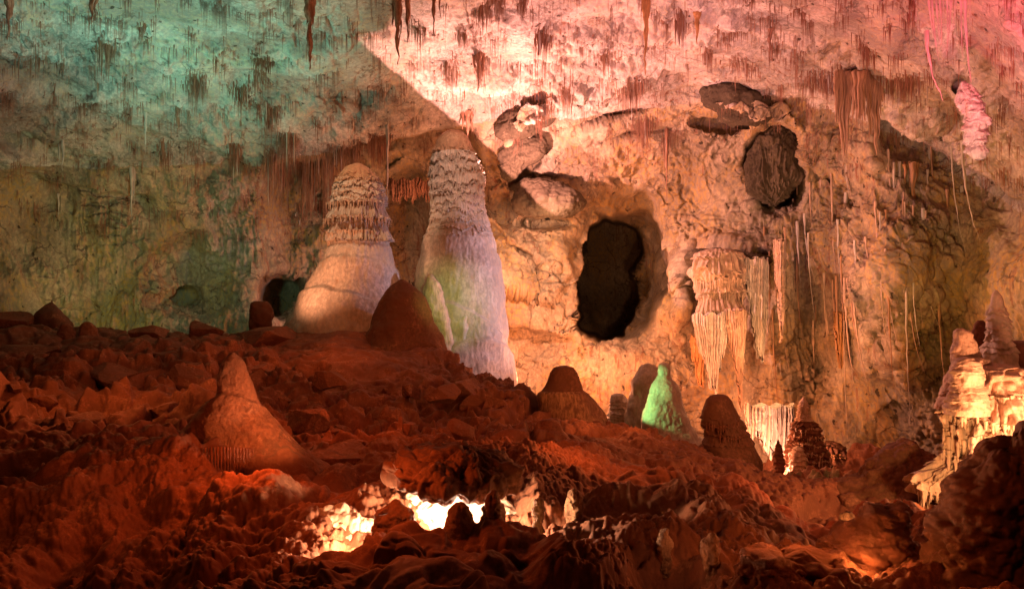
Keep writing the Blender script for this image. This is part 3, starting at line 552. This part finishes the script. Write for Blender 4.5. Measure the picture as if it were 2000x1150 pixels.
# warm lamps hidden in the near rocks, some unseen in open air
lamp('lamp_hollow', W(862, 1034, 15.2), 900, (1, .68, .46), .06)
lamp('lamp_hollow_side', W(938, 1020, 15.2), 350, (1, .68, .46), .06)
lamp('lamp_left_glow', W(700, 1066, 14.5), 260, (1, .60, .36), .06)
lamp('lamp_glare_one', W(1672, 1034, 14.9), 60, (1, .45, .18), .05)
lamp('lamp_glare_two', W(1690, 1085, 12.2), 28, (1, .36, .11), .05)
lamp('lamp_knob', W(1034, 1005, 13.9), 3, (1, .5, .2), .05)
lamp('lamp_nub', W(1106, 1000, 15.8), 2, (1, .4, .15), .05)
lamp('lamp_low_knobs', W(1340, 1080, 12.9), 7, (1, .40, .2), .05)
lamp('fill_red_corner', W(1800, 900, 10.5), 40, (1, .20, .05), .2)  # unseen red fill added to lift the corner rock out of black
lamp('lamp_stub', W(1500, 1010, 28), 90, (1, .48, .2), .1)

# ------------------------------------------------------------------ boulders
def rock_mesh(name, seed, mat=M_boulder, flat=.7):
    rng = np.random.default_rng(seed)
    import bmesh
    bm = bmesh.new(); bmesh.ops.create_icosphere(bm, subdivisions=5, radius=1.0)
    co = np.array([v.co[:] for v in bm.verts]); fs = np.array([[v.index for v in f.verts] for f in bm.faces]); bm.free()
    for k in range(16):
        n = rng.normal(size=3); n /= np.linalg.norm(n); d = rng.uniform(.36, .72)
        over = np.maximum(co @ n - d, 0); co -= np.outer(over * .985, n)
    co += co * (fbm(co * 1.6 + seed, 4) * .09)[:, None] + co * (fbm(co * 7 + seed, 3) * .035)[:, None]
    co *= np.array([1, .85, flat])
    return mesh_raw(name, co, fs, mat, False)
ROCKS = [rock_mesh('boulder', s, flat=f) for s, f in zip(range(1, 11), (.7, .55, .8, .6, .75, .5, .9, .65, .6, .7))]
def boulder(k, px, py, Y, size, label, group=None, rz=None, tilt=0.0, sc=(1, 1, 1)):
    o = link('boulder', ROCKS[k % 10]); p = W(px, py, Y); z = ground_z(p[0], p[1])
    o.location = (p[0], p[1], p[2]); s = size / F * Y / 2; o.scale = (s * sc[0], s * sc[1], s * sc[2])
    o.rotation_euler = (tilt, tilt * .6, random.uniform(0, 6.28) if rz is None else rz)
    return tag(o, label, 'boulder', group)
for a in [(1, 875, 770, 33, 100, 'angular slab-like boulder leaning in the middle of the slope below the tallest dome', .3, .3),
          (2, 805, 765, 33.5, 62, 'rounded boulder just left of the leaning angular slab', 1.0, .1),
          (3, 512, 662, 43, 165, 'long flat-topped rock block on the skyline left of the twin domes', .1, 0),
          (4, 395, 660, 44, 110, 'dark flat rock on the skyline above the broad cone', .5, .1),
          (5, 300, 650, 43, 95, 'wedge-shaped boulder rising on the left skyline', .9, .25),
          (6, 380, 755, 32, 130, 'large rounded boulder behind the lit tip of the broad cone', 2.0, .1),
          (7, 55, 695, 37, 130, 'broad cracked rock at the left edge of the slope', .2, 0),
          (8, 30, 640, 43, 130, 'low flat rock on the skyline at the left edge', 1.2, 0),
          (9, 300, 720, 36, 100, 'blocky rock between the left edge and the broad cone', 1.5, .2),
          (2, 590, 830, 25, 120, 'big brown boulder right of the broad cone', 2.6, .1),
          (0, 635, 745, 33, 95, 'rounded boulder below the foot of the left twin dome', .7, 0),
          (5, 215, 735, 33, 180, 'wide sloping slab on the left slope', 2.3, .15),
          (3, 1470, 1120, 13.2, 60, 'small rock beside the knobbly orange rock at the bottom', .7, .2),
          (6, 905, 850, 25, 90, 'dark boulder in the middle of the slope above the bright hollow', 1.7, .2),
          (1, 752, 1000, 13.2, 30, 'small pale rock perched between the two white glows', .4, .3)]:
    boulder(a[0], a[1], a[2], a[3], a[4], a[5], None, a[6], a[7])
labs = {0: 'reddish brown rock among the rubble on the far left slope', 1: 'reddish brown rock among the rubble below the two big domes', 2: 'brown rock among the rubble on the slope above the bright hollow'}
n = 0
while n < 90:
    px = random.uniform(-20, 1060); Y = random.uniform(20, 43)
    if abs(px - 480) < 150 and Y < 24: continue
    x = (px - 1000) / F * Y; z = ground_z(x, Y); py = 575 - z / Y * F
    if px > 560 and Y > 37: continue
    sz = random.uniform(.25, 1.0) ** 2.0 * 3.3 * F / Y + 10
    reg = 0 if px < 420 else (1 if py < 800 else 2)
    boulder(random.randrange(10), px, py + sz * .16, Y, sz, labs[reg], 'rubble rocks on the slope', None, random.uniform(-.3, .3)); n += 1

# ------------------------------------------------------------------ stalactites and straws
def stalactite(px, y0, y1, w, label, mat=M_straw, name='stalactite', group=None, bend=0.0, Y=None, cols=16, rough=.15, extra=()):
    if Y is None: Y = float(wall_at(px, y0)[1]) - .15
    sub = [drip(px, y0 - 10, y1, w, Y, mat, n=cols, rows=40, tipr=.08, bend=bend, pw=1.25)]
    for (dx, l, ww) in extra: sub.append(drip(px + dx, y0 - 10, y0 + (y1 - y0) * l, ww, Y + .2, mat, n=8, rows=24))
    v, f = merged(sub)
    v = v + np.stack([fbm(v * 1.3, 3), fbm(v * 1.3 + 9, 3), 0 * v[:, 0]], -1) * (rough * w / 14)
    o0 = v.mean(0) * 0 + np.array([(px - 1000) / F * Y, Y, (575 - y0) / F * Y])
    o = link(name, mesh_raw(name, v - o0, f[:, ::-1], mat, True)); o.location = Vector(o0)
    return tag(o, label, 'stalactite', group)
S = [(605,-20,138,24,'longest slim stalactite hanging from the top edge left of centre',M_straw,((-7,.45,9),(6,.5,8))),
 (775,-20,128,20,'longer of the pair of dark stalactites hanging at the top above the big domes',M_straw,((-8,.5,8),(7,.7,7))),
 (797,-20,86,18,'shorter thicker stalactite just right of the long dark one at the top',M_straw,()),
 (847,-20,72,12,'thin stalactite hanging at the top edge right of the dark pair',M_straw,((12,.6,5),)),
 (18,-20,80,22,'stalactite hanging in the top left corner',M_straw,((-8,.5,8),)),
 (180,-20,48,20,'stubby stalactite at the top edge above the teal ceiling',M_straw,((8,.8,8),(-8,.6,7))),
 (1261,-10,148,18,'long rusty stalactite hanging on the pink ceiling',M_orange,()),
 (1362,25,88,15,'short rusty stalactite right of the long rusty one',M_orange,()),
 (1504,68,112,12,'small pointed stalactite with a wide root on the pink ceiling',M_straw,()),
 (1302,262,398,7,'very long thin straw stalactite above the tunnel mouth',M_straw,()),
 (284,228,300,6,'pale slim stalactite hanging over the green wall',M_pale,()),
 (122,275,335,9,'pale double stalactite on the left of the green wall',M_pale,((-6,.8,5),)),
 (257,335,430,11,'longest pale stalactite in front of the olive wall',M_pale,((5,.7,5),)),
 (114,388,425,5,'short pale stalactite on the far left wall',M_pale,()),
 (757,240,400,8,'long pinkish straw stalactite between the two big domes',M_pale,()),
 (590,345,470,7,'pinkish straw stalactite left of the left twin dome',M_straw,()),
 (1030,440,452,4,'tiny pale stalagmite-like spike on the ledge under the grey rock',M_pale,()),
 (1052,60,125,12,'dark bundle-like stalactite right of centre near the top',M_straw,((-8,.5,8),(7,.4,7))),
 (935,110,180,14,'brown stalactite bundle on the bright pink ceiling above the tallest dome',M_straw,((-9,.5,8),(9,.6,8))),
 (913,228,270,14,'rosy stalactite bundle right behind the cap of the tallest dome',M_straw,((-9,.6,8),(9,.7,8))),
 ]
for (px, y0, y1, w, lab, mat, ex) in S: stalactite(px, y0, y1, w, lab, mat, extra=ex)
for k, (px, y0, y1, w, b) in enumerate([(1812,-30,95,7,.35),(1819,-30,120,6,.3),(1828,-30,95,6,.2),(1836,-30,105,7,.1),(1843,-30,60,5,0),(1850,-30,90,6,0),(1858,-30,110,7,-.2),(1868,-30,70,5,-.2),(1884,-30,165,9,.25),(1876,-30,120,6,.1),(1894,-30,60,5,0)]):
    stalactite(px, y0, y1, w, 'long pink straw stalactite in the bunch hanging at the top right', M_pale, group='pink straws at the top right', bend=b, Y=30, rough=.05)
stalactite(1810, 70, 200, 9, 'slanting pink stalactite below the bunch of pink straws at top right', M_pale, bend=.7, Y=30)
formation('stalactite', 32, [(160,1876,1888),(168,1868,1898),(180,1864,1906),(200,1874,1916),(240,1884,1922),(280,1892,1924),(300,1902,1922),(312,1909,1914)], 'thick pale chunky stalactite hanging at the right under the pink straws', 'stalactite', M_pale, rows=160, cols=110, rough=.10, rscale=.5, lump=.3, tiers=[(175, 300, 6, .08)], pop=.05, pops=.2, seed=40)

def curtain(name, px0, px1, y0, fn, Y, nfl, label, mat, cat='drapery', amp=.25, cols=220, rows=80, thick=.5, parts=None, tipx=None):
    """hanging stone curtain: a folded closed sheet of uneven ribs; fn(u) gives the bottom y"""
    u = np.linspace(0, 1, cols); t = np.linspace(0, 1, rows)
    U, T = np.meshgrid(u, t); rg = random.Random(px0); edges = np.sort(np.array([0, 1] + [(k + rg.uniform(-.38, .38)) / nfl for k in range(1, nfl)]))
    ci = np.clip(np.searchsorted(edges, u, side='right') - 1, 0, nfl - 1); loc = (u - edges[ci]) / (edges[ci + 1] - edges[ci])
    ridge = np.sin(np.pi * np.clip(loc, 0, 1)) ** .6; prom = np.array([rg.uniform(.3, 1) for _ in range(nfl)])[ci]
    rl_ = np.array([rg.uniform(.72, 1.0) for _ in range(nfl)])[ci] * (.80 + .20 * ridge)
    bot = y0 + (np.array([fn(a) for a in u]) - y0) * rl_; bot = bot[None, :]
    yy = y0 + 3 * np.sin(U * 19 + px0) + (bot - y0) * T; px = px0 + (px1 - px0) * U + (1.2 * perlin(np.stack([U * 9, T * 3, U * 0 + px0], -1)))
    if tipx is not None: px = px + (tipx - px) * .75 * np.clip((yy - y0) / (bot.max() - y0), 0, 1) ** 1.2
    wv = (ridge * prom)[None, :] * (.55 + .45 * np.sin(np.pi * (.15 + .75 * T)))
    Yf = Y - amp * 1.3 * wv - thick * np.sin(np.pi * np.clip(U, 0, 1)) * (1 - T * .5)
    pts = np.stack([(px - 1000) / F * Y, Yf, (575 - yy) / F * Y], -1); pts += (fbm(pts * 1.2 + 3, 4, .6) * .16)[..., None]
    back = pts.copy(); back[..., 1] = np.maximum(Y + .25, pts[..., 1] + .05)
    Vv = np.concatenate([pts.reshape(-1, 3), back.reshape(-1, 3)]); f = grid_faces(rows, cols); n0 = rows * cols
    fb = f[:, ::-1] + n0
    def strip(a): return np.stack([a[:-1], a[:-1] + n0, a[1:] + n0, a[1:]], -1)
    idx = np.arange(n0).reshape(rows, cols)
    f = np.concatenate([f[:, ::-1], fb[:, ::-1], strip(idx[0]), strip(idx[-1])[:, ::-1], strip(idx[:, 0])[:, ::-1], strip(idx[:, -1])])
    o0 = np.array([((px0 + px1) / 2 - 1000) / F * Y, Y, (575 - y0) / F * Y])
    o = link(name, mesh_raw(name, Vv - o0, f, mat, True)); o.location = Vector(o0); return tag(o, label, cat)
def jag(pairs, j=6, seed=0):
    xs = [p[0] for p in pairs]; ys = [p[1] for p in pairs]
    return lambda a: float(np.interp(a, xs, ys)) + j * math.sin(a * 61 + seed) * math.sin(a * 23 + seed * 2)
def rib_curtain(px0, px1, y0, prof, n, w, label, mat, dY=0.0):
    lst = []; rg = random.Random(px0); Yc = float(wall_at((px0 + px1) / 2, y0)[1]) - .3 + dY
    for k in range(n):
        u = (k + rg.uniform(.2, .8)) / n; x = px0 + (px1 - px0) * u; yb = float(np.interp(u, [p[0] for p in prof], [p[1] for p in prof])) * 1.0
        yb = y0 + (yb - y0) * rg.uniform(.72, 1.04); ww = w * rg.uniform(.6, 1.3)
        v, f = drip(x, y0 - 6 + rg.uniform(-4, 3), yb, ww, Yc + .5 * math.sin(u * 9) + rg.uniform(-.15, .15), n=8, rows=30, tipr=.2, pw=.8, bend=rg.uniform(-.12, .12))
        v = v + np.stack([fbm(v * .8 + px0, 2) * .16, fbm(v * .8 + 9, 2) * .12, 0 * v[..., 0]], -1); lst.append((v, f))
    v, f = merged(lst); o0 = np.array([((px0 + px1) / 2 - 1000) / F * Yc, Yc, (575 - y0) / F * Yc])
    o = link('stone_curtain', mesh_raw('stone_curtain', v - o0, f[:, ::-1], mat, True)); o.location = Vector(o0); return tag(o, label, 'drapery')
rib_curtain(1630, 1722, 146, [(0,200),(.08,240),(.15,310),(.27,300),(.36,225),(.5,255),(.62,235),(.72,250),(.85,312),(.93,290),(1,200)], 44, 8, 'wide orange stone curtain hanging from the ceiling at the right', M_curtain)
colm = formation('flowstone_column', 55.5, [(486,1385,1425),(494,1364,1444),(504,1358,1450),(540,1354,1450),(570,1356,1450),(580,1352,1446),(620,1352,1450),(640,1356,1446),(652,1362,1440),(668,1368,1436)], 'tiered flowstone pillar with stacked drum-like rings on the wall right of the tunnel', 'flowstone column', M_flow,
    parts=[('upper_drum', 0, 572), ('lower_drum', 572, 999)], rows=240, cols=260, tiers=[(500, 572, 2, .28), (574, 616, 1, .22)], flutes=.25, rough=.10, lump=.45, depth=.6, seed=41)
fringe(colm, [(548, 4, .1, .9, 24, 8, 18, 5), (574, 3, .05, .95, 30, 8, 18, 5)], M_flow, seed=7)
curtain('stone_curtain', 1353, 1424, 612, jag([(0,700),(.2,760),(.45,790),(.62,790),(.8,740),(1,700)], 2, 2), 54.2, 16, 'pale fluted curtain narrowing to a point below the drum-like pillar', M_pale, amp=.22, tipx=1396)
curtain('stone_curtain', 1350, 1376, 655, jag([(0,690),(.6,760),(1,770)], 3, 3), 54.9, 4, 'orange fluted strip behind the left edge of the pale pointed curtain', M_orange, amp=.25)
curtain('stone_curtain', 1416, 1458, 605, jag([(0,690),(.3,740),(.5,820),(.75,810),(.85,740),(1,700)], 3, 4), 54, 11, 'narrow fluted curtain right of the pale pointed one', M_flow, amp=.22, tipx=1446)
curtain('stone_curtain', 1455, 1500, 505, jag([(0,560),(.4,680),(.8,760),(1,580)], 5, 5), 55, 14, 'slender drapery of thin folds on the wall right of the drum-like pillar', M_pale, amp=.25)
curtain('stone_curtain', 1512, 1534, 470, jag([(0,580),(.5,700),(.8,680),(1,560)], 4, 6), 54, 9, 'long thin drapery hanging on the wall above the slender tiered stalagmite', M_flow, amp=.22, tipx=1526)
curtain('stone_curtain', 1630, 1650, 610, jag([(0,650),(.5,745),(1,660)], 4, 7), float(wall_at(1640, 620)[1]) - .3, 4, 'orange ribbon drapery low on the right wall', M_orange, amp=.25)
rib_curtain(1766, 1800, 325, [(0,370),(.5,440),(1,350)], 14, 7, 'brown drapery hanging on the wall below the wide orange curtain', M_curtain)
curtain('stone_curtain', 1456, 1550, 790, jag([(0,830),(.1,880),(.2,850),(.35,905),(.45,870),(.6,920),(.78,935),(.9,850),(1,830)], 9, 9), 51, 20, 'brightly lit pinkish drapes glowing behind the dark round-headed stalagmite', M_pale, amp=.6, thick=.8)
curtain('stone_curtain', 758, 842, 352, jag([(0,385),(.3,400),(.6,390),(1,400)], 10, 10), 63, 14, 'orange lit fringe across the recess between the two big domes', M_straw, amp=.3)
#curtain('stone_curtain', 1180, 1250, 425, jag([(0,440),(.3,432),(.6,446),(1,438)], 4, 11), 62.5, 6, 'thin rocky fringe along the top of the tunnel mouth', M_flow, amp=.3)
# drapes on the wall: several fine ones
for k in range(70):
    px = random.uniform(1480, 1880); y0 = random.uniform(270, 640) ; Yw = float(wall_at(px, y0)[1]); L_ = random.uniform(70, 230)
    stalactite(px, y0, y0 + L_, random.uniform(3, 7), 'thin rib of stone running down the right wall', (M_flow, M_curtain, M_pale)[k % 3], 'stone_rib', 'stone ribs on the right wall', bend=random.uniform(.1, 1.2), Y=Yw - .3, cols=8)

# individual small stalactites: clusters of soda straws as in the photograph
CL = [(560,265,22,90,14),(600,320,24,130,16),(640,310,22,150,16),(530,300,24,90,14),(580,430,26,110,14),(690,290,20,60,12),(470,180,20,50,10),(1180,120,14,50,8),(1060,200,30,60,12),(1380,110,12,40,6),(820,60,16,50,6),(880,130,22,50,8),(900,60,14,40,6),(1510,100,20,40,6),(1690,100,20,50,6),(1560,20,16,30,6),(208,90,26,60,16),(275,60,14,30,8),(380,170,24,60,14),(510,130,24,45,12),(455,290,16,60,12),(525,225,26,55,12),(345,220,10,40,5),(320,290,16,50,9),(120,130,12,30,5),(660,285,24,60,12),
 (735,275,30,70,16),(555,320,30,80,16),(620,400,38,110,20),(940,20,18,40,10),(975,10,14,40,8),(1018,5,14,40,8),(1060,55,18,60,10),(940,120,16,60,9),(1330,30,16,70,9),(1105,175,14,60,9),
 (1230,160,36,70,18),(1255,235,24,75,12),(1300,270,10,60,5),(1420,80,24,30,8),(1445,140,40,35,12),(1590,160,50,50,20),(1760,160,60,60,20),(1460,0,20,30,6)]
def straw_mesh(seed, mat):
    rng = random.Random(seed); t = np.linspace(0, 1, 9); r = .5 * ((1 - t) ** .6 * .85 + .15) * np.array([1 + .2 * rng.uniform(-1, 1) for _ in t]); r[-1] = .01
    th = np.linspace(0, 2 * np.pi, 6, endpoint=False)
    VV = np.stack([np.cos(th) * r[:, None] + np.cumsum([rng.uniform(-.06, .06) for _ in t])[:, None], np.sin(th) * r[:, None], np.repeat(.05 - t[:, None] * 1.05, 6, 1)], -1)
    return mesh_raw('soda_straw', VV, grid_faces(9, 6, True)[:, ::-1], mat, True)
SM = [straw_mesh(s, M_straw if s % 3 else M_pale) for s in range(8)]
cnt = 0
for (cx0, cy0, rx, ln, num) in CL:
    where = 'teal ceiling at the upper left' if cx0 < 600 and cy0 < 250 else 'olive wall left of the big domes' if cx0 < 640 else 'ceiling lip above the big domes' if cx0 < 800 else 'pink ceiling at the upper middle' if cx0 < 1400 else 'red ceiling at the upper right'
    for k in range(min(num, 7)):
        px = cx0 + random.gauss(0, rx * .5); py = cy0 + random.gauss(0, 6)
        p = wall_at(px, py); L_ = ln * math.exp(-((px - cx0) / rx) ** 2) * random.uniform(.5, 1.15) / F * p[1]
        o = link('soda_straw', SM[random.randrange(8)]); o.location = Vector(p); w = random.uniform(.05, .13); o.scale = (w, w, max(L_, .3))
        tag(o, 'thin brown soda straw in a cluster on the ' + where, 'soda straw', 'soda straws on the ' + where); cnt += 1
print('individual straws', cnt)
# the uncountable fringe of tiny straws
tv = []; tf = []; kk = 0
th = np.linspace(0, 2 * np.pi, 4, endpoint=False)
def tiny(p, L_, w):
    global kk
    top = p + np.array([0, 0, .1]); ring = np.stack([top[0] + np.cos(th) * w, top[1] + np.sin(th) * w, np.full(4, top[2])], -1)
    mid = np.stack([top[0] + np.cos(th) * w * .55, top[1] + np.sin(th) * w * .55, np.full(4, top[2] - L_ * .6)], -1)
    tip = np.array([[top[0], top[1], top[2] - L_]] * 1)
    tv.append(np.concatenate([ring, mid, tip])); 
    for a in range(4):
        b = (a + 1) % 4; tf.append((kk + a, kk + 4 + a, kk + 4 + b)); tf.append((kk + a, kk + 4 + b, kk + b)); tf.append((kk + 4 + a, kk + 8, kk + 4 + b))
    kk += 9
dens = perlin(np.stack([GX / 45, GY / 28, GX * 0 + 21], -1)) + .6 * perlin(np.stack([GX / 15, GY / 12, GX * 0 + 5], -1))
made = 0
while made < 9500:
    px = random.uniform(-40, 2040); py = random.uniform(-50, 470)
    j = int(np.searchsorted(PX, px)); i = int(np.searchsorted(PY, py))
    lim = np.interp(px, [0, 480, 640, 840, 900, 1100, 1500, 1700, 2000], [430, 470, 470, 300, 290, 300, 260, 330, 420])
    if py > lim: continue
    dn = dens[i, j]
    if dn < random.uniform(.15, .85): continue
    p = WALL[i, j]
    tiny(p, random.uniform(.25, 1.0) ** 1.5 * (1.0 + 1.6 * max(dn, 0)) * (1.3 if 480 < px < 660 and py > 300 else .9) * np.clip(p[1] / 50, .5, 1), random.uniform(.012, .028)); made += 1
for (cx0, cy0, rx, ln, num) in CL:
    for k in range(num * 9):
        px = cx0 + random.gauss(0, rx * .6); py = cy0 + random.gauss(0, 9); p = wall_at(px, py)
        tiny(p, ln * math.exp(-((px - cx0) / rx) ** 2) * random.uniform(.3, 1.0) / F * p[1], random.uniform(.015, .04))
o = link('soda_straw_fringe', mesh_raw('soda_straw_fringe', np.concatenate(tv), np.array(tf), M_straw)); tag(o, 'fine brown fringe of countless soda straws over the whole ceiling', 'soda straws', kind='stuff')
